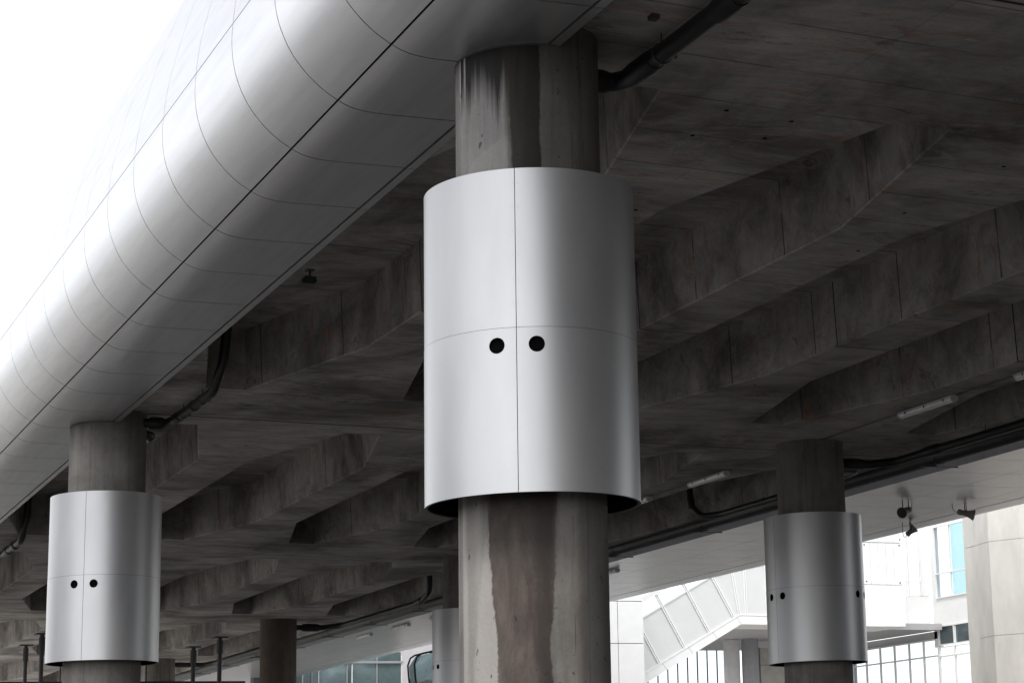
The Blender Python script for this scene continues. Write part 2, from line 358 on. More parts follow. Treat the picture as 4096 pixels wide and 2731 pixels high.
# ------------------------------------------------------------------ near cladding
prof = [(8.07, 7.75), (7.6, 7.75), (7.2, 7.75), (7.02, 7.757), (6.88, 7.775), (6.76, 7.808), (6.65, 7.86), (6.5, 7.95), (6.37, 8.055), (6.26, 8.165), (6.165, 8.28), (6.085, 8.405),
        (6.02, 8.54), (5.965, 8.69), (5.93, 8.84), (5.91, 9.0), (5.905, 9.17), (5.915, 9.35), (5.94, 9.6), (5.98, 9.85), (6.05, 10.15), (6.14, 10.5), (6.26, 10.9), (6.42, 11.35), (6.62, 11.85), (6.9, 12.4), (7.3, 13.0), (7.9, 13.6), (8.8, 14.1)]
def smooth_prof(pr, n=4):
    out = []
    for i in range(len(pr)-1):
        p0 = pr[max(i-1, 0)]; p1 = pr[i]; p2 = pr[i+1]; p3 = pr[min(i+2, len(pr)-1)]
        for k in range(n):
            t = k/n
            out.append(tuple(.5*((2*p1[j])+(-p0[j]+p2[j])*t+(2*p0[j]-5*p1[j]+4*p2[j]-p3[j])*t*t+(-p0[j]+3*p1[j]-3*p2[j]+p3[j])*t**3) for j in (0, 1)))
    return out+[pr[-1]]
def cut(pr, n0, n1, g0=.0, g1=.0, n=4):
    seg = smooth_prof(pr, n)[n0*n:n1*n+1]
    def trim(s, g):
        if g <= 0: return s
        d = hypot(s[1][0]-s[0][0], s[1][1]-s[0][1]); t = g/d
        return [(s[0][0]+(s[1][0]-s[0][0])*t, s[0][1]+(s[1][1]-s[0][1])*t)]+s[1:]
    return trim(trim(seg, g0)[::-1], g1)[::-1]
def panel_row(mb, seg, ys, gap, mirror=None, edge=.018, flip=False):
    "curved sheet panels between the joints ys; each has folded-back edges"
    n = len(seg); nr = []
    for i in range(n):
        a = seg[max(i-1, 0)]; c_ = seg[min(i+1, n-1)]; dx, dz = c_[0]-a[0], c_[1]-a[1]; l = hypot(dx, dz)
        nx, nz = (-dz/l, dx/l)
        if flip: nx, nz = -nx, -nz
        nr.append((nx, nz))
    for y0, y1 in zip(ys[:-1], ys[1:]):
        y0 += gap/2; y1 -= gap/2
        vs = []; ns = []
        for y in (y0, y1):
            for (x, z), (nx, nz) in zip(seg, nr): vs.append((x, y, z)); ns.append((nx, 0, nz))
        fs = [(i, i+1, n+i+1, n+i) for i in range(n-1)]
        if flip: fs = [f[::-1] for f in fs]
        mb.add(vs, fs, ns)
        for y, ny in ((y0, -1.), (y1, 1.)):
            vs = []; ns = []
            for (x, z), (nx, nz) in zip(seg, nr): vs += [(x, y, z), (x-nx*edge, y, z-nz*edge)]; ns += [(0, ny, 0)]*2
            mb.add(vs, [(2*i, 2*i+1, 2*i+3, 2*i+2) for i in range(n-1)], ns)
        for k, s_ in ((0, -1), (n-1, 1)):
            (x, z), (nx, nz) = seg[k], nr[k]
            tx, tz = (nz*s_, -nx*s_)
            mb.add([(x, y0, z), (x, y1, z), (x-nx*edge, y1, z-nz*edge), (x-nx*edge, y0, z-nz*edge)], [(0, 1, 2, 3)], [(tx, 0, tz)]*4)
ysn = [25.63+1.876*k for k in range(-90, 57)]
fas = thing('rounded_fascia', 'curved silver metal fascia wrapping the near edge of the viaduct', 'fascia', (7, 42, ZC))
# outward normal of the profile: direction of travel is soffit -> up, outside is on its left hand side in X-Z
for nm, (i0, i1, g0, g1) in {'soffit_panels': (0, 6, 0, .011), 'bullnose_panels': (6, 17, .011, .006), 'upper_panels': (17, 28, .006, 0)}.items():
    mb = MB(); panel_row(mb, cut(prof, i0, i1, g0, g1), ysn, .02); mb.out(nm, M['clad'], fas)
bk = smooth_prof(prof, 2); mb = MB(); n = len(bk)
# backing sheet 17 mm behind the panels (its edge shows in the joints as a dark line)
vs = []
for y in (ysn[0], ysn[-1]):
    for i, (x, z) in enumerate(bk):
        a = bk[max(i-1, 0)]; c_ = bk[min(i+1, n-1)]; dx, dz = c_[0]-a[0], c_[1]-a[1]; l = hypot(dx, dz)
        vs.append((x+(dz/l)*.017, y, z-(dx/l)*.017))
mb.add(vs, [(i, i+1, n+i+1, n+i) for i in range(n-1)]); mb.out('backing_sheet', M['gap'], fas)
mb = MB()
for y0, y1 in zip(ysn[:-1], ysn[1:]):
    mb.box((8.10, y0+.01, 7.742), (8.205, y1-.01, 7.80))
mb.out('edge_trim', M['clad'], fas)
MB().box((8.20, ysn[0], 7.80), (8.212, ysn[-1], 8.0-.004)).out('edge_upstand', M['clad'], fas)

# ------------------------------------------------------------------ far cladding
far = thing('panelled_fascia', 'pale metal panelled soffit along the far edge of the viaduct', 'fascia', (30, 60, ZC))
ysf = [41.82+1.932*k for k in range(-95, 47)]
fp = [(33.1, 7.75), (33.6, 7.752), (34.0, 7.79), (34.35, 7.9), (34.65, 8.1), (34.9, 8.4), (35.05, 8.8), (35.1, 9.3), (35.0, 10.), (34.8, 10.8), (34.3, 11.6)]
for x0, x1 in ((28.30, 30.24), (30.24, 32.22), (32.22, 33.06)):
    mb = MB(); panel_row(mb, [(x1-.004, 7.75), (x1-.05, 7.75), (x0+.05, 7.75), (x0+.004, 7.75)], ysf, .016); mb.out('soffit_panels', M['clad_far'], far)
mb = MB(); panel_row(mb, smooth_prof(fp[::-1], 3), ysf, .008); mb.out('outer_panels', M['clad'], far)
mb = MB()
for y0, y1 in zip(ysf[:-1], ysf[1:]): mb.box((28.283, y0+.008, 7.748), (28.297, y1-.008, 7.985))
mb.out('inner_upstand', M['grey'], far)
mb = MB(); mb.box((28.32, ysf[0], 7.772), (33.1, ysf[-1], 7.80)); mb.box((28.30, ysf[0], 7.80), (28.32, ysf[-1], 8.1)); mb.out('backing_sheet', M['gap'], far)

# ------------------------------------------------------------------ columns with metal sleeves
Z1, ZM, Z2, RD, RH, ZH = 3.10, 4.716, 6.329, 1.085, .080, 4.545
def sleeve_tier(mb, th0, th1, z0, z1, holes, R=RD):
    "one sheet panel between two bearings, with round holes cut in it"
    half = .13; dth = half/R
    ths = set(); steps = 34
    for i in range(steps+1): ths.add(th0+(th1-th0)*i/steps)
    for h in holes:
        ths = {t for t in ths if not (h-dth*1.12 < t < h+dth*1.12)}
        for k in range(9): ths.add(h-dth+2*dth*k/8)
    ths = sorted(ths)
    zs = sorted({z0, z1, *(([ZH-half, ZH+half]) if holes else [])})
    pt = lambda t, z: (R*cos(t), R*sin(t), z)
    nm = lambda t: (cos(t), sin(t), 0.)
    for t0, t1 in zip(ths[:-1], ths[1:]):
        for a, c_ in zip(zs[:-1], zs[1:]):
            tm = (t0+t1)/2
            if holes and a > ZH-half-1e-6 and c_ < ZH+half+1e-6 and any(abs(tm-h) < dth for h in holes): continue
            mb.add([pt(t0, a), pt(t1, a), pt(t1, c_), pt(t0, c_)], [(0, 1, 2, 3)], [nm(t0), nm(t1), nm(t1), nm(t0)])
    for h in holes:
        sq = []
        for k in range(8): sq.append((h-dth+2*dth*k/8, ZH-half))
        for k in range(8): sq.append((h+dth, ZH-half+2*half*k/8))
        for k in range(8): sq.append((h+dth-2*dth*k/8, ZH+half))
        for k in range(8): sq.append((h-dth, ZH+half-2*half*k/8))
        ci = []
        for (t, z) in sq:
            u, w = (t-h)*R, z-ZH; l = hypot(u, w); ci.append((h+u/l*RH/R, ZH+w/l*RH))
        vs = [pt(*q) for q in sq]+[pt(*q) for q in ci]; ns = [nm(q[0]) for q in sq]+[nm(q[0]) for q in ci]
        mb.add(vs, [(i, (i+1) % 32, 32+(i+1) % 32, 32+i) for i in range(32)], ns)
        vs = [pt(*q) for q in ci]+[((R-.004)*cos(q[0]), (R-.004)*sin(q[0]), q[1]) for q in ci]
        mb.add(vs, [(i, (i+1) % 32, 32+(i+1) % 32, 32+i) for i in range(32)])

def make_column(x, y, seams, label, mat, sleeve=True, top=ZS+.02):
    root = thing('round_column', label, 'column', (x, y, GROUND-gz(x, y)+EYE-.0), 'round columns under the viaduct')
    root.location.z = 0.; root['_o'] = (x, y, -gz(x, y))
    # parts are modelled round the origin, then shifted
    def put(mb, name, mat, parent, **k):
        m2 = MB(); m2.v = [(a+x, b_+y, c_) for a, b_, c_ in mb.v]; m2.f = mb.f; m2.n = mb.n
        return m2.out(name, mat, parent, **k)
    mb = MB(); n = 72
    zt = [(-gz(x, y)-.05), 0, top]
    vs = []; ns = []
    for z in zt:
        for i in range(n): vs.append((.75*cos(2*pi*i/n), .75*sin(2*pi*i/n), z)); ns.append((cos(2*pi*i/n), sin(2*pi*i/n), 0.))
    mb.add(vs, [(k*n+i, k*n+(i+1) % n, (k+1)*n+(i+1) % n, (k+1)*n+i) for k in range(2) for i in range(n)], ns)
    put(mb, 'shaft', mat, root)
    if not sleeve: return root
    seams = sorted(radians(s) for s in seams); g = .0035/RD*1.0
    mu = MB(); ml = MB()
    for i in range(3):
        a = seams[i]; c_ = seams[(i+1) % 3]; c_ = c_ if c_ > a else c_+2*pi
        hs = [a+radians(10.4), c_-radians(10.4)]
        sleeve_tier(mu, a+g, c_-g, ZM+.003, Z2, []); sleeve_tier(ml, a+g, c_-g, Z1, ZM-.001, hs, RD+.0025)
    so_ = put(mu, 'sleeve_upper', M['sleeve'], root); sl = put(ml, 'sleeve_lower', M['sleeve'], root)
    mb = MB(); n = 72
    def ring(r0, z0, r1, z1):
        mb.add([(r0*cos(2*pi*i/n), r0*sin(2*pi*i/n), z0) for i in range(n)]+[(r1*cos(2*pi*i/n), r1*sin(2*pi*i/n), z1) for i in range(n)],
               [(i, (i+1) % n, (i+1) % n+n, i+n) for i in range(n)])
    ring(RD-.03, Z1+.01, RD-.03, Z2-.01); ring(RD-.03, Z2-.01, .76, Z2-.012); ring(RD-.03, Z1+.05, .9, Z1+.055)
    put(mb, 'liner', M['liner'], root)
    mb = MB()
    def ring2(r0, z0, r1, z1): ring(r0, z0, r1, z1)
    ring(RD+.002, Z1, RD-.028, Z1-.002); ring(RD-.028, Z1-.002, RD-.028, Z1+.03)
    ring(RD, Z2, RD-.03, Z2+.001); put(mb, 'sleeve_rim', M['clamp'], root)
    mb = MB()
    for s in seams:
        z = Z1+.14
        while z < Z2-.05:
            for d in (-.026, .026):
                t = s+d/RD; cx, cy = (RD+.003)*cos(t), (RD+.003)*sin(t); r = .0048
                ux, uy = -sin(t), cos(t)
                vs = [(cx+ux*r*cos(k*pi/3), cy+uy*r*cos(k*pi/3), z+r*sin(k*pi/3)) for k in range(6)]+[(cx+cos(t)*.003, cy+sin(t)*.003, z)]
                mb.add(vs, [(k, (k+1) % 6, 6) for k in range(6)])
            z += .245
    put(mb, 'rivets', M['sleeve'], so_)
    mb = MB(); n = 48
    return root

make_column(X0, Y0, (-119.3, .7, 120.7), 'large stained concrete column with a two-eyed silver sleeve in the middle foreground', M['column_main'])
make_column(X0, Y0+P, (-121.8, -1.8, 118.2), 'second silver-sleeved concrete column under the curved fascia, at the left', M['column'])
make_column(X0+W, Y0+P, (-171, -51, 69), 'shaded column with silver sleeve beside the pale panelled soffit, at the right', M['column'])
make_column(X0+W, Y0+2*P, (-177, -57, 63), 'distant silver-sleeved column half hidden behind the big stained column', M['column'])
make_column(X0+W, Y0+3*P, (), 'bare brown concrete column without a sleeve, in front of the glass screen', M['column_brown'], False)
make_column(X0+W, Y0+4*P, (), 'farthest bare concrete column, small and dark beside the left sleeve', M['column'], False)
for (x, y) in ((X0, Y0), (X0, Y0+P)):
    n = 60; th = [radians(92)+radians(176)*i/n for i in range(n+1)]
    mb = MB(); mb.add([(x+.757*cos(q), y+.757*sin(q), zz) for zz in (7.728, 7.75) for q in th], [(i, i+1, n+2+i, n+1+i) for i in range(n)])
    mb.out('column_collar', M['clamp'], fas)

# ------------------------------------------------------------------ pipes
def pipe_run(name, label, pts, r, collars=(), hangers=(), mat='pipe', cat='pipe', group='black drain pipes under the deck'):
    root = thing(name, label, cat, pts[0], group)
    # rounded bends
    q = [pts[0]]
    for i in range(1, len(pts)-1):
        a, b_, c_ = pts[i-1], pts[i], pts[i+1]
        la = math.dist(a, b_); lc = math.dist(b_, c_); rr = min(r*2.0, la*.45, lc*.45)
        p1 = tuple(b_[k]+(a[k]-b_[k])*rr/la for k in range(3)); p2 = tuple(b_[k]+(c_[k]-b_[k])*rr/lc for k in range(3))
        for k in range(6):
            t = k/5; q.append(tuple((1-t)**2*p1[j]+2*t*(1-t)*b_[j]+t*t*p2[j] for j in range(3)))
    q.append(pts[-1])
    MB().tube(q, r, 20).out('pipe_body', M[mat], root, smooth=True)
    for p0, p1, k in collars: MB().tube([p0, tuple(p0[j]+(p1[j]-p0[j])*.25 for j in range(3)), tuple(p0[j]+(p1[j]-p0[j])*.8 for j in range(3)), p1], [r*k*.93, r*k, r*k, r*k*.9], 20).out('collar', M[mat], root, smooth=True)
    for hp in hangers:
        x, y, z = hp; m = MB(); m.tube([(x, y-.02, z), (x, y+.02, z)], r*1.12, 16); m.cyl(x, y, z, ZS, .009, 8)
        m.box((x+r*1.1, y-.02, z-.03), (x+r*1.1+.05, y+.02, z+.03)); m.out('pipe_hanger', M['clamp'], root, smooth=True)
    return root
z = 7.77
pipe_run('drain_pipe', 'thick black drain pipe leaving the top of the big stained column', [(8.4, 20.2, z), (9.30, 20.2, z), (9.34, 19.7, z), (9.36, 3.0, z)], .105,
         [((8.86, 20.2, z), (9.16, 20.2, z), 1.25), ((9.335, 19.95, z), (9.345, 19.35, z), 1.22), ((9.35, 17.95, z), (9.35, 17.45, z), 1.22)], [(9.345, 19.2, z), (9.35, 17.3, z), (9.355, 14., z)])
pipe_run('drain_pipe', 'black drain pipe bending from the left sleeved column up into a coffer', [(8.4, 41.9, 7.80), (9.20, 41.85, 7.80), (9.27, 41.2, 7.80), (9.30, 38.35, 7.80), (9.33, 37.75, 8.25), (9.36, 37.6, 9.0)], .09,
         [((8.87, 41.88, 7.80), (9.14, 41.85, 7.80), 1.4), ((9.25, 41.35, 7.80), (9.27, 40.9, 7.80), 1.2), ((9.285, 39.95, 7.8), (9.29, 39.75, 7.8), 1.2)], [(9.28, 40.7, 7.8), (9.29, 39.2, 7.8)])
pipe_run('drain_pipe', 'black drain pipe running back from behind the left sleeved column', [(8.6, 42.7, 7.76), (9.15, 43.0, 7.76), (9.22, 43.6, 7.76), (9.2, 46., 7.76)], .08, [((9.15, 43.1, 7.76), (9.2, 43.4, 7.76), 1.3)])
pipe_run('drain_pipe', 'black drain pipe along the dark gap beside the pale panelled soffit', [(24.5, 43.0, 7.72), (25.9, 43.0, 7.72), (26.35, 42.5, 7.72), (26.45, 41.0, 7.76), (26.5, 25., 7.8), (26.5, -10, 7.8)], .10,
         [((25.3, 43., 7.72), (25.8, 43., 7.72), 1.3), ((26.42, 41.3, 7.75), (26.46, 40.7, 7.76), 1.25)], [(26.5, 36., 7.79), (26.48, 39., 7.77)])
pipe_run('drain_pipe', 'black drain pipe dropping from a coffer behind the right sleeved column', [(26.1, 52.7, 8.8), (26.1, 52.65, 8.1), (26.25, 52.3, 7.76), (26.5, 51.6, 7.74), (26.5, 46., 7.74), (26.2, 44.0, 7.74), (24.6, 43.4, 7.74)], .085,
         [((26.1, 52.66, 8.35), (26.12, 52.6, 8.0), 1.2)], [(26.5, 49.2, 7.74), (26.5, 47., 7.74)])
pipe_run('drain_pipe', 'black drain pipe from the brown column up toward a far coffer', [(24.6, 86.9, 7.7), (25.9, 86.9, 7.7), (26.5, 86., 7.74), (26.5, 76.2, 7.74), (26.4, 75., 8.0), (26.35, 74.8, 8.9)], .11,
         [((25.0, 86.9, 7.7), (25.7, 86.9, 7.7), 1.5), ((26.5, 76.8, 7.74), (26.46, 76., 7.8), 1.2)], [(26.5, 83., 7.74), (26.5, 80., 7.74)])
pipe_run('drain_pipe', 'small black drain pipe bending at the far left beyond the sleeved column', [(8.6, 64.3, 7.75), (9.2, 64.2, 7.75), (9.3, 63.5, 7.75), (9.32, 60.6, 7.78), (9.35, 59.9, 8.3), (9.36, 59.8, 9.)], .10,
         [((9.3, 63.2, 7.75), (9.31, 62.7, 7.76), 1.3), ((9.31, 61.9, 7.76), (9.31, 61.5, 7.76), 1.3)])
pipe_run('drain_pipe', 'black drain pipe beside the farthest bare column', [(24.6, 109., 7.7), (26.2, 109., 7.7), (26.5, 108., 7.75), (26.5, 97.8, 7.75), (26.4, 96.8, 8.1), (26.4, 96.6, 8.9)], .12)
dd = thing('service_duct', 'long fat black duct hung between the deck and the panelled soffit', 'duct', (27.6, 40, 7.95))
MB().tube([(27.62, -12, 7.93), (27.62, 128, 7.93)], .20, 24).out('duct_body', M['pipe_dull'], dd, smooth=True)
for k in range(14):
    y = 36.5+6.1*k; m = MB(); m.tube([(27.62, y-.03, 7.93), (27.62, y+.03, 7.93)], .215, 24); m.box((27.25, y+.25, 7.70), (28.28, y+.29, 7.73)); m.out('duct_strap', M['clamp'], dd, smooth=True)
c1 = thing('cable_conduit', 'thin grey conduit along the rib joining the batten lights', 'conduit', (23.85, 40, 7.97))
MB().tube([(23.86, -5, 7.978), (23.86, 60, 7.978)], .014, 8).out('conduit_tube', M['clamp'], c1, smooth=True)

# ------------------------------------------------------------------ batten lights
def batten(x, y, z, label, L=2.0, grp='unlit batten lights under the deck'):
    root = thing('batten_light', label, 'light fixture', (x, y, z), grp)
    mb = MB(); w, h = .075, .055
    mb.prism([(x-w, z+.02), (x-w*.8, z+h+.02), (x+w*.8, z+h+.02), (x+w, z+.02)], y-L/2, y+L/2); mb.out('housing', M['lamp'], root)
    mb = MB(); mb.prism([(x-w-.004, z+.02), (x+w+.004, z+.02), (x+w*.8, z-.035), (x+w*.35, z-.055), (x-w*.35, z-.055), (x-w*.8, z-.035)], y-L/2+.03, y+L/2-.03); mb.out('diffuser', M['diff'], root)
    for s in (-1, 1):
        yy = y+s*(L/2-.012); MB().prism([(x-w-.008, z+.055), (x+w+.008, z+.055), (x+w+.008, z-.02), (x+w*.4, z-.062), (x-w*.4, z-.062), (x-w-.008, z-.02)], yy-.02, yy+.02).out('end_cap', M['lamp'], root)
    for s in (-.45, 0, .45):
        MB().box((x-w-.016, y+s*L*.8-.012, z-.012), (x-w-.004, y+s*L*.8+.012, z+.04)).out('clip', M['clamp'], root)
    return root
bt = batten(23.80, 37.07, 7.90, 'white batten light right of the right sleeved column, the largest one')
dup(bt, 23.8, 47.0, 7.90, 'white batten light between the big sleeve and the right sleeved column')
dup(bt, 23.8, 51.4, 7.90, 'batten light tip emerging beside the lower rim of the big sleeve')
dup(bt, 23.8, 32.9, 7.90, 'batten light cut off by the right edge of the frame')
dup(bt, 28.9, 90.7, 7.66, 'small batten light far back, left of the escalator, lower of two')
dup(bt, 28.95, 85.8, 7.66, 'small batten light far back, upper right of the glass screen')
dup(bt, 28.95, 81.0, 7.66, 'small batten light at the left rim of the distant sleeve')
dup(bt, 29.2, 65.4, 7.66, 'batten light under the pale soffit just right of the big column')

# ------------------------------------------------------------------ floodlight under the deck
fl = thing('floodlight', 'small black floodlight hung close to the curved fascia', 'floodlight', (8.62, 29.86, 7.9), None)
m = MB(); m.cyl(8.66, 29.86, 7.86, ZS, .015, 10); m.box((8.6, 29.8, 7.985), (8.72, 29.92, ZS)); m.out('bracket', M['dark'], fl)
MB().prism([(8.50, 7.80), (8.56, 7.88), (8.72, 7.87), (8.74, 7.80), (8.70, 7.775), (8.52, 7.775)], 29.74, 29.98).out('lamp_body', M['dark'], fl)
MB().box((8.48, 29.73, 7.762), (8.72, 29.99, 7.772)).out('visor', M['bracket'], fl)
jb = thing('junction_box', 'small dark bracket box on the deck above the big column', 'box', (9.02, 18.75, 7.95))
MB().box((9.0, 18.7, 7.95), (9.09, 18.80, ZS)).out('box_body', M['steel'], jb)

# ------------------------------------------------------------------ horn loudspeakers
def speaker(x, y, z, ax, label, bell=.145, L=.44):
    from mathutils import Vector as V
    root = thing('horn_loudspeaker', label, 'loudspeaker', (x, y, z), 'horn loudspeakers under the panelled soffit')
    a = V(ax).normalized(); c0 = V((x, y, z-.27))
    st = [(-.5, .045), (-.47, .075), (-.26, .078), (-.22, .066), (-.1, .070), (.1, .082), (.26, .10), (.40, .122), (.48, bell), (.5, bell+.006), (.5, bell-.006)]
    MB().tube([tuple(c0+a*(s*L)) for s, r in st], [r for s, r in st], 22, caps=True).out('horn', M['horn'], root, smooth=True, angle=60)
    st = [(.503, bell-.008), (.51, .05)]
    MB().tube([tuple(c0+a*(s*L)) for s, r in st], [r for s, r in st], 22).out('horn_mouth', M['horn_in'], root, smooth=True)
    side = a.cross(V((0, 0, 1))).normalized(); m = MB()
    for s in (-1, 1):
        p = c0+side*(.085*s); m.tube([(p.x, p.y, ZC), (p.x, p.y, p.z+.02)], .013, 8)
    m.tube([tuple(c0+side*.085+V((0, 0, .09))), tuple(c0-side*.085+V((0, 0, .09)))], .012, 8); m.out('bracket', M['bracket'], root, smooth=True)
    r_ = c0-a*(L*.5); m = MB(); e = c0-a*(L*.5+.12)
    m.tube([tuple(r_), tuple(r_-a*.06+V((0, 0, -.02))), (e.x, e.y, e.z+.03), (e.x-a.x*.02, e.y-a.y*.02, e.z+.12), (e.x-a.x*.02, e.y, ZC)], .008, 8); m.out('cable', M['dark'], root, smooth=True)
    return root
speaker(30.25, 48.4, ZC, (-.80, -.45, -.28), 'horn loudspeaker facing left under the pale soffit, left of two upper ones')
speaker(32.15, 48.5, ZC, (.85, -.30, -.22), 'horn loudspeaker facing right under the pale soffit near the pale concrete pillar')
speaker(32.75, 52.2, ZC, (.50, -.20, .45), 'lower smaller horn loudspeaker at the soffit edge in front of the white building', .125, .30)

# ------------------------------------------------------------------ buildings beyond, right
def frame_rect(mb, x0, x1, z0, z1, y, w=.06, d=.08):
    mb.box((x0, y-d, z0), (x0+w, y, z1)); mb.box((x1-w, y-d, z0), (x1, y, z1)); mb.box((x0+w, y-d, z0), (x1-w, y, z0+w)); mb.box((x0+w, y-d, z1-w), (x1-w, y, z1))
GZ = lambda x, y: -gz(x, y)
# panelled tower
tw = thing('panelled_tower', 'tall white panelled block just right of the big stained column', 'building', (39, 90, -2))
MB().box((35.5, 88.03, -2.2), (41.07, 92, 16)).out('core', M['gap'], tw)
mb = MB()
for k in range(-1, 6):
    z0, z1 = 7.19+1.87*(k-4), 7.19+1.87*(k-3)
    for x0, x1 in ((35.5, 37.4), (37.4, 39.85), (39.85, 41.1)): mb.box((x0+.014, 88, z0+.014), (x1-.014 if x1 < 41 else x1, 88.06, z1-.014))
    mb.box((41.07, 88.06, z0+.014), (41.10, 92, z1-.014))
for k in (0, 1, 2): 
    z0 = 9.06+1.87*(k+.0); 
    for x0, x1 in ((35.5, 37.4), (37.4, 39.85), (39.85, 41.1)):
        if z0 > 10: mb.box((x0+.014, 88, z0+1.9), (x1-.014, 88.06, z0+1.87+1.8))
mb.out('wall_panels', M['white'], tw)
# covered stairway
cs = thing('covered_stairway', 'white covered stairway climbing to the right beyond the viaduct', 'stairway', (45, 95, -2))
K = .5436; zb = lambda x: 8.72-K*(49.63-x) if x < 49.63 else 8.68
YS = 95.0
def strip(mb, pts_lo, pts_hi, y0, y1):
    n = len(pts_lo)
    for i in range(n-1):
        mb.prism([pts_lo[i], pts_lo[i+1], pts_hi[i+1], pts_hi[i]], y0, y1)
mb = MB(); strip(mb, [(31.2, zb(31.2)), (49.63, 8.70), (56.6, 8.66)], [(31.0, zb(31.)+.5), (49.52, 9.16), (56.6, 9.12)], YS-.06, YS+2.6); mb.out('stringer', M['white'], cs)
# mullions: bottoms and tops in the face of the stair
mul = []
for k in range(-9, 4):
    bx = 46.55+1.365*(k-0); bx = 49.27-1.365*(3-k) if k < 3 else 49.27
    mul.append(((bx, zb(bx)+.47), (bx-1.20, zb(bx)+.47+2.04), (bx-1.64, zb(bx)+.47+2.90)))
mul += [((49.57, 9.15), (49.22, 11.35), (49.1, 12.15)), ((49.94, 9.15), (49.92, 11.5), (49.92, 12.3)), ((51.11, 9.12), (51.11, 11.74), (51.11, 12.6))]
for k in range(4): mul.append(((52.4+1.35*k, 9.12), (52.4+1.35*k, 11.8), (52.4+1.35*k, 12.6)))
for (a, b_, c_) in mul:
    dx, dz = c_[0]-a[0], c_[1]-a[1]; l = hypot(dx, dz); nx, nz = dz/l*.035, -dx/l*.035
    for q in (-1, 1):
        ox, oz = nx*q*1.35, nz*q*1.35
        MB().prism([(a[0]-nx*.8+ox, a[1]-nz*.8+oz), (a[0]+nx*.8+ox, a[1]+nz*.8+oz), (c_[0]+nx*.8+ox, c_[1]+nz*.8+oz), (c_[0]-nx*.8+ox, c_[1]-nz*.8+oz)], YS-.07, YS+.0).out('mullion', M['white'], cs)
for (a, b_, c_), (a2, b2, c2) in zip(mul[:-1], mul[1:]):
    MB().prism([a, a2, b2, b_], YS, YS+.05).out('infill_panel', M['infill'], cs)
    MB().prism([b_, b2, c2, c_], YS+.01, YS+.03).out('pane', M['glass'], cs)
    MB().prism([(b_[0], b_[1]-.05), (b2[0], b2[1]-.05), (b2[0], b2[1]+.05), (b_[0], b_[1]+.05)], YS-.05, YS-.002).out('rail', M['white'], cs)
    MB().prism([(a[0], a[1]-.02), (a2[0], a2[1]-.02), (a2[0], a2[1]+.05), (a[0], a[1]+.05)], YS-.085, YS-.062).out('rail', M['white'], cs)
mb = MB(); strip(mb, [(mul[0][2][0], mul[0][2][1]), (49.1, 12.15), (56.6, 12.6)], [(mul[0][2][0]-.1, mul[0][2][1]+.2), (49.0, 12.4), (56.6, 12.85)], YS-.1, YS+2.6); mb.out('roof', M['white'], cs)
mb = MB()
for (a, b_, c_) in mul[9:12]: pass
for bx in (45.27, 46.68, 48.03, 49.36): mb.prism([(bx+.02, zb(bx)+.47), (bx+.035, zb(bx)+.47), (bx+.28, zb(bx+.25)+.005), (bx+.262, zb(bx+.25)+.005)], YS-.066, YS-.058)
mb.out('stringer_joint', M['grey'], cs)
# landing box
lb = thing('landing_box', 'white panelled box landing between the right sleeve and the windowed wall', 'building', (57.8, 95, 8.6))
MB().box((56.62, 94.85, 8.64), (58.92, 97.9, 10.70)).out('parapet', M['white'], lb)
mb = MB()
for i in range(5): mb.box((56.62+.46*i+.012, 94.9, 10.76), (56.62+.46*(i+1)-.012, 94.96, 12.84))
mb.out('cladding_boards', M['white'], lb)
mb = MB(); mb.box((56.62, 94.97, 10.70), (58.92, 97.9, 13.6)); mb.out('core', M['infill'], lb)
mb = MB()
for i in range(5): mb.box((56.62+.46*i+.012, 94.9, 12.9), (56.62+.46*(i+1)-.012, 94.96, 13.6))
mb.out('cladding_boards', M['white'], lb)
mb = MB()
for (x, zz) in ((56.75, 12.75), (58.8, 12.75), (56.8, 10.9), (58.75, 10.85), (58.85, 13.05)): mb.tube([(x, 94.86, zz), (x, 94.9, zz)], .035, 12)
mb.out('fixing_bolts', M['clamp'], lb)
# main white building
wbd = thing('white_building', 'white building with tall windows behind the right sleeved column', 'building', (60, 100, -2))
MB().box((58.95, 99.05, 9.1), (61.66, 99.6, 16.5)).out('wall', M['white'], wbd)
MB().box((61.66, 99.0, 9.1), (63.05, 99.6, 10.63)).out('wall', M['white'], wbd)
MB().box((62.62, 98.98, 10.63), (63.05, 99.2, 16.5)).out('wall', M['white'], wbd)
MB().box((61.66, 99.0, 15.6), (62.62, 99.6, 16.5)).out('wall', M['white'], wbd)
wn = MB(); frame_rect(wn, 61.68, 62.6, 10.65, 15.6, 99.06, .07, .09); wn.box((61.75, 98.98, 11.36), (62.53, 99.05, 11.46)); wn.box((61.83, 98.985, 10.72), (61.87, 99.05, 15.55)); wn = wn.out('window', M['white'], wbd)
MB().box((61.70, 99.07, 10.7), (62.6, 99.1, 15.6)).out('pane', M['glass'], wn)
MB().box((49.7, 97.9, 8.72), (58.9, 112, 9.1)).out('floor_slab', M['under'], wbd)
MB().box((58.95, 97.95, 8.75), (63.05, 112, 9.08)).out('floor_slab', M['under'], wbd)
MB().box((49.7, 98, 12.9), (58.9, 112, 16.5)).out('wall', M['white'], wbd)
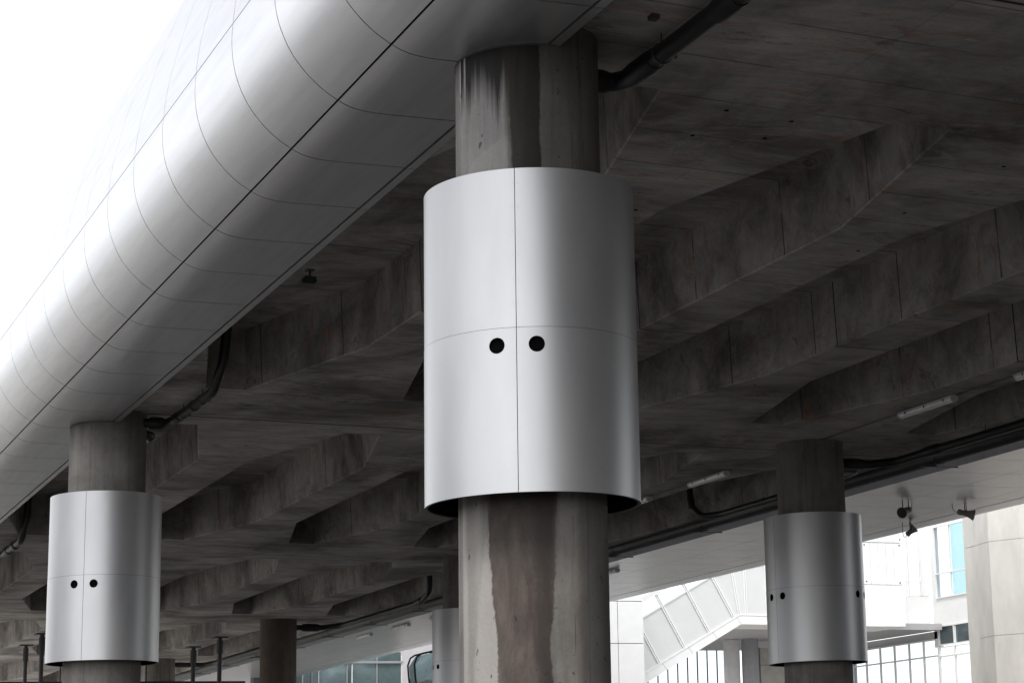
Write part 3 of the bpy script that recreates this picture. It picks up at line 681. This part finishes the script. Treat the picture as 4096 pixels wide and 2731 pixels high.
# side wall facing the viaduct (X = 63.2)
XW = 63.2
def yz(mb, y0, y1, z0, z1, x0=XW, x1=XW+.25): mb.box((x0, y0, z0), (x1, y1, z1))
mb = MB(); yz(mb, 94.9, 95.4, -2, 16.5); yz(mb, 95.4, 98.5, 14.25, 16.5); yz(mb, 95.4, 98.5, 9.0, 10.42); yz(mb, 98.5, 98.95, 7.9, 16.5)
mb.box((XW+.3, 84, -2), (75, 94.85, 16.5)); mb.out('wall', M['white'], wbd)
def win_x(y0, y1, z0, z1, ms, tr, gm, n='window'):
    f = MB(); w = .07
    for y in [y0, *ms, y1-w]: f.box((XW-.09, y, z0), (XW+.02, y+w, z1))
    for zz in [z0, *tr, z1-w]: f.box((XW-.08, y0+w, zz), (XW+.01, y1-w, zz+w))
    f = f.out(n, M['white'], wbd)
    ys = [y0, *[m_+w for m_ in ms]]; ye = [*ms, y1]
    for a, b_, gname in zip(ys, ye, gm): MB().box((XW+.03, a, z0+.03), (XW+.05, b_, z1-.03)).out('pane', M[gname], f)
win_x(95.4, 98.5, 10.42, 14.25, [96.95], [11.68], ['teal', 'glass'])
win_x(95.4, 98.5, 7.95, 9.0, [96.95], [], ['glass_dark', 'glass_dark'])
win_x(95.4, 98.5, 2.0, 7.9, [96.95], [7.35], ['glass', 'glass'])
win_x(98.5, 107.5, 2.0, 8.35, [99.95, 101.4, 102.9, 104.4, 105.9], [7.42], ['glass']*6)
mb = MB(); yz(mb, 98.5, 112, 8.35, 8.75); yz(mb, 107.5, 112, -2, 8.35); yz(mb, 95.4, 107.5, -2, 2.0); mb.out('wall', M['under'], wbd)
# glazed wall below the landing
gw = thing('glazed_wall', 'bright white glazing with thin dark mullions under the stairway', 'glazed wall', (54, 112.5, -2))
MB().box((47.5, 112.4, -2.2), (58.15, 112.5, 9.1)).out('pane', M['glass'], gw)
mb = MB(); x = 53.3-.63*9
while x < 58.2: mb.box((x-.022, 112.3, -2.2), (x+.022, 112.39, 9.1)); x += .63
mb.out('mullions', M['dark'], gw)
# piers
p1 = thing('round_pier', 'grey round pier under the white stairway landing', 'pier', (54.84, 104, -2)); MB().cyl(54.84, 104, -2.2, 8.71, .46, 40).out('pier_shaft', M['grey'], p1, smooth=True)
p2 = thing('concrete_pier', 'square concrete pier left of the lower right sleeve', 'pier', (56.2, 104, -2))
MB().box((55.45, 104, -2.2), (56.95, 105, 7.335)).out('pier_shaft', M['pier2'], p2); MB().box((55.45, 104, 7.355), (56.95, 105, 8.27)).out('pier_head', M['pier2'], p2); MB().box((55.47, 104.02, 7.335), (56.93, 104.98, 7.355)).out('joint', M['gap'], p2)
p3 = thing('slim_post', 'pale grey slim post left of the round pier under the stairway', 'post', (53.95, 104.3, -2)); MB().box((53.55, 104.2, -2.2), (54.33, 104.6, 8.7)).out('post_shaft', M['lamp'], p3)
# big pale pillar at the frame edge
bp = thing('concrete_pillar', 'huge pale faceted concrete pillar at the right edge of the frame', 'pillar', (43.35, 63.6, -2))
def facet(mb, cx, cy, r, z0, z1, n, ph):
    vs = [(cx+r*cos(ph+2*pi*i/n), cy+r*sin(ph+2*pi*i/n), z0) for i in range(n)]+[(cx+r*cos(ph+2*pi*i/n), cy+r*sin(ph+2*pi*i/n), z1) for i in range(n)]
    mb.add(vs, [(i, (i+1) % n, (i+1) % n+n, i+n) for i in range(n)]+[tuple(range(n-1, -1, -1)), tuple(range(n, 2*n))])
cx, cy, r = 44.62, 63.3, 2.0
for k, (z0, z1) in enumerate(((-2.2, 2.27), (2.285, 5.49), (5.505, 8.71), (8.725, 11.93), (11.945, 16))):
    mb = MB(); facet(mb, cx, cy, r, z0, z1, 10, radians(-100)); mb.out('pillar_drum', M['pier'], bp)
mb = MB()
for zz in (2.27, 5.49, 8.71, 11.93): facet(mb, cx, cy, r-.02, zz, zz+.015, 10, radians(-100))
mb.out('ring_joint', M['pier2'], bp)
sp = thing('flat_pilaster', 'narrow pale pilaster standing just left of the huge pillar', 'pilaster', (41.7, 65.5, -2))
MB().box((43.85, 65.6, -2.2), (44.6, 66.4, 8.9)).out('pilaster_lower', M['pier'], sp); MB().box((43.85, 65.62, 8.92), (44.6, 66.4, 16)).out('pilaster_upper', M['pier'], sp)

# ------------------------------------------------------------------ lower left background
gs = thing('glass_screen', 'teal glass screen wall between the brown column and the escalator', 'glass screen', (36, 120, -2))
def at120(fx): return None
scr = [31.6, 32.2, 32.85, 33.5, 34.0, 34.55, 35.1, 35.5, 37.2, 37.5, 39.0, 40.5]
for a, b_ in zip(scr[:-1], scr[1:]):
    MB().box((a+.03, 120, -2.2), (b_-.03, 120.03, 9.2 if a > 34 else 8.9)).out('pane', M['screen'] if a < 35 or random.random() < .4 else M['teal_coat'], gs)
for i, a in enumerate(scr): MB().box((a-.035 if i > 3 else a-.09, 119.93, -2.2), (a+.035 if i > 3 else a+.09, 119.99, 9.0)).out('mullion', M['infill'] if i % 2 else M['grey'], gs)
MB().box((31.5, 119.86, 8.55), (40.6, 119.92, 8.68)).out('rail', M['grey'], gs)
MB().box((31.5, 119.86, 7.0), (40.6, 119.92, 7.12)).out('rail', M['dark'], gs)
mb = MB()
for k in range(22): mb.box((31.6+.42*k, 120.2, -2.2), (31.64+.42*k, 120.26, 8.8))
mb.out('inner_mullions', M['steel'], gs)
cbk = thing('concourse_block', 'pale concourse block behind the glass screen', 'building', (45, 134, -2))
MB().box((30, 134, -2.2), (49, 146, 14)).out('wall', M['under'], cbk)
es = thing('escalator', 'escalator with black looped handrail and glass balustrade beside the distant sleeve', 'escalator', (38, 112, -2))
ye = 112.
pth = [(38.7, 6.6), (38.6, 7.3), (38.55, 7.95), (38.7, 8.35), (38.95, 8.5), (39.7, 8.68), (40.05, 8.66), (40.35, 8.45), (42., 7.4), (46., 4.9), (52., 1.2)]
for dy in (0, 1.1):
    MB().tube([(a, ye+dy, z_) for a, z_ in pth], .05, 12).out('handrail', M['rubber'], es, smooth=True)
    MB().prism([(38.72, 6.6), (38.62, 7.9), (38.98, 8.42), (39.72, 8.6), (40.3, 8.4), (46., 4.8), (51, 1.7), (50., 1.2), (43, 5.2), (41.5, 6.6)], ye+dy-.01, ye+dy+.01).out('balustrade', M['screen'], es)
MB().prism([(38.6, 5.6), (38.6, 6.9), (39.2, 7.1), (40.2, 7.05), (42, 6.2), (52, -.2), (52, -2.1), (50.4, -2.1)], ye-.15, ye+1.25).out('truss_cover', M['steel'], es)
# slim steel posts and tie rail under the far bays
def post(x, y, r, label):
    root = thing('steel_post', label, 'post', (x, y, -2), 'slim steel posts under the far bays')
    MB().cyl(x, y, -gz(x, y), ZS-.01, r, 18).out('post_shaft', M['steel'], root, smooth=True)
    MB().cyl(x, y, ZS-.75, ZS-.16, r*1.45, 18, r*1.45).out('post_sleeve', M['steel'], root, smooth=True)
    MB().box((x-.3, y-.3, ZS-.06), (x+.3, y+.3, ZS-.002)).out('head_plate', M['steel'], root)
post(15.81, 100.2, .085, 'slim steel post nearest the left edge of the frame')
post(15.5, 94.0, .095, 'slim steel post touching the left rim of the left sleeve')
post(23.75, 101.0, .105, 'slim steel post right of the left sleeve, the left of two')
post(23.63, 95.4, .10, 'slim steel post midway between the left sleeve and brown column')
tr = thing('tie_rail', 'thin dark horizontal rail across the far bays, low in the frame', 'rail', (18, 101.5, 6.3))
MB().box((8, 101.45, 6.32), (26.4, 101.55, 6.42)).out('rail_bar', M['dark'], tr)
for x in (9.8, 13.8, 17.6, 21.6): MB().box((x, 101.46, 6.42), (x+.05, 101.54, 7.3)).out('rail_stub', M['dark'], tr)
le = thing('low_pavilion', 'low pavilion with bluish glass front beyond the end of the viaduct', 'building', (20, 150, -2))
MB().box((-5, 150, -2.2), (30, 160, 9.4)).out('glass_front', M['glass'], le)
mb = MB()
for k in range(24): mb.box((-5+1.5*k, 149.9, -2.2), (-4.92+1.5*k, 149.98, 9.4))
mb.out('mullions', M['grey'], le)
MB().box((-6, 149, 9.4), (31, 161, 9.6)).out('roof', M['grey'], le)

lf = thing('left_light_blocker', 'long grey block added out of view on the left to dim sleeve reflections', 'building', (-50, 60, -2))  # added out of view so the sleeves reflect something dimmer
MB().box((-66, 32, -2.2), (-48, 100, 15)).out('wall', M['under'], lf)
sb = thing('right_light_blocker', 'dark block added beyond the right frame edge to darken sleeve reflections', 'building', (50, 42, -2))  # unseen mass put in to darken the sleeves' right-hand reflections
MB().box((45, 33, -2.2), (58, 51, 13)).out('wall', M['steel'], sb)
# unseen block added mostly behind the camera: it darkens what the sleeves reflect
tb = thing('rear_light_blocker', 'long dark block added out of view to darken sleeve reflections', 'building', (44, 0, -2))
MB().box((42, -170, -2.2), (60, 14, 15)).out('wall', M['steel'], tb)
# ------------------------------------------------------------------ camera
cam = bpy.data.cameras.new('camera'); co = bpy.data.objects.new('camera', cam); C.objects.link(co)
from mathutils import Matrix
R = Matrix([[0.9302933415311283, -0.36661179516742065, -0.012251136558243756], [-0.06864116371589579, -0.20679422987637208, 0.9759736354705316], [-0.3603369108855976, -0.9071008423179638, -0.21754395537331184]])
mw = R.transposed().to_4x4(); mw.translation = (0, 0, EYE); co.matrix_world = mw
cam.sensor_width = 36; cam.lens = 4961.78/2352*36; cam.clip_end = 3000; cam.clip_start = .1
bpy.context.scene.camera = co

# ------------------------------------------------------------------ light
el, az = 56, -128        # sun elevation, bearing of the sun measured from +X
w = bpy.data.worlds.new('World'); bpy.context.scene.world = w; w.use_nodes = True
t = w.node_tree; bg = t.nodes['Background']; sky = t.nodes.new('ShaderNodeTexSky'); sky.sky_type = 'NISHITA'; sky.sun_disc = False
sky.sun_elevation = radians(el); sky.sun_rotation = radians(90-az); sky.air_density = 1.0; sky.dust_density = 1.2; sky.ozone_density = 1.
hs = t.nodes.new('ShaderNodeHueSaturation'); hs.inputs['Saturation'].default_value = .13
t.links.new(sky.outputs[0], hs.inputs['Color']); t.links.new(hs.outputs[0], bg.inputs[0]); bg.inputs[1].default_value = .15
sd = bpy.data.lights.new('sun', 'SUN'); sd.energy = .8; sd.angle = radians(12); sd.color = (1., .97, .93)
sn = bpy.data.objects.new('sun', sd); C.objects.link(sn)
from mathutils import Vector
d = Vector((cos(radians(el))*cos(radians(az)), cos(radians(el))*sin(radians(az)), sin(radians(el))))
sn.rotation_euler = d.to_track_quat('Z', 'Y').to_euler()
for o in bpy.data.objects:
    if '_o' in o: del o['_o']
sc = bpy.context.scene
sc.view_settings.view_transform = 'Standard'; sc.view_settings.look = 'None'; sc.view_settings.exposure = 1.25; sc.view_settings.gamma = 1
sc.render.engine = 'CYCLES'; sc.cycles.max_bounces = 8; sc.cycles.diffuse_bounces = 5
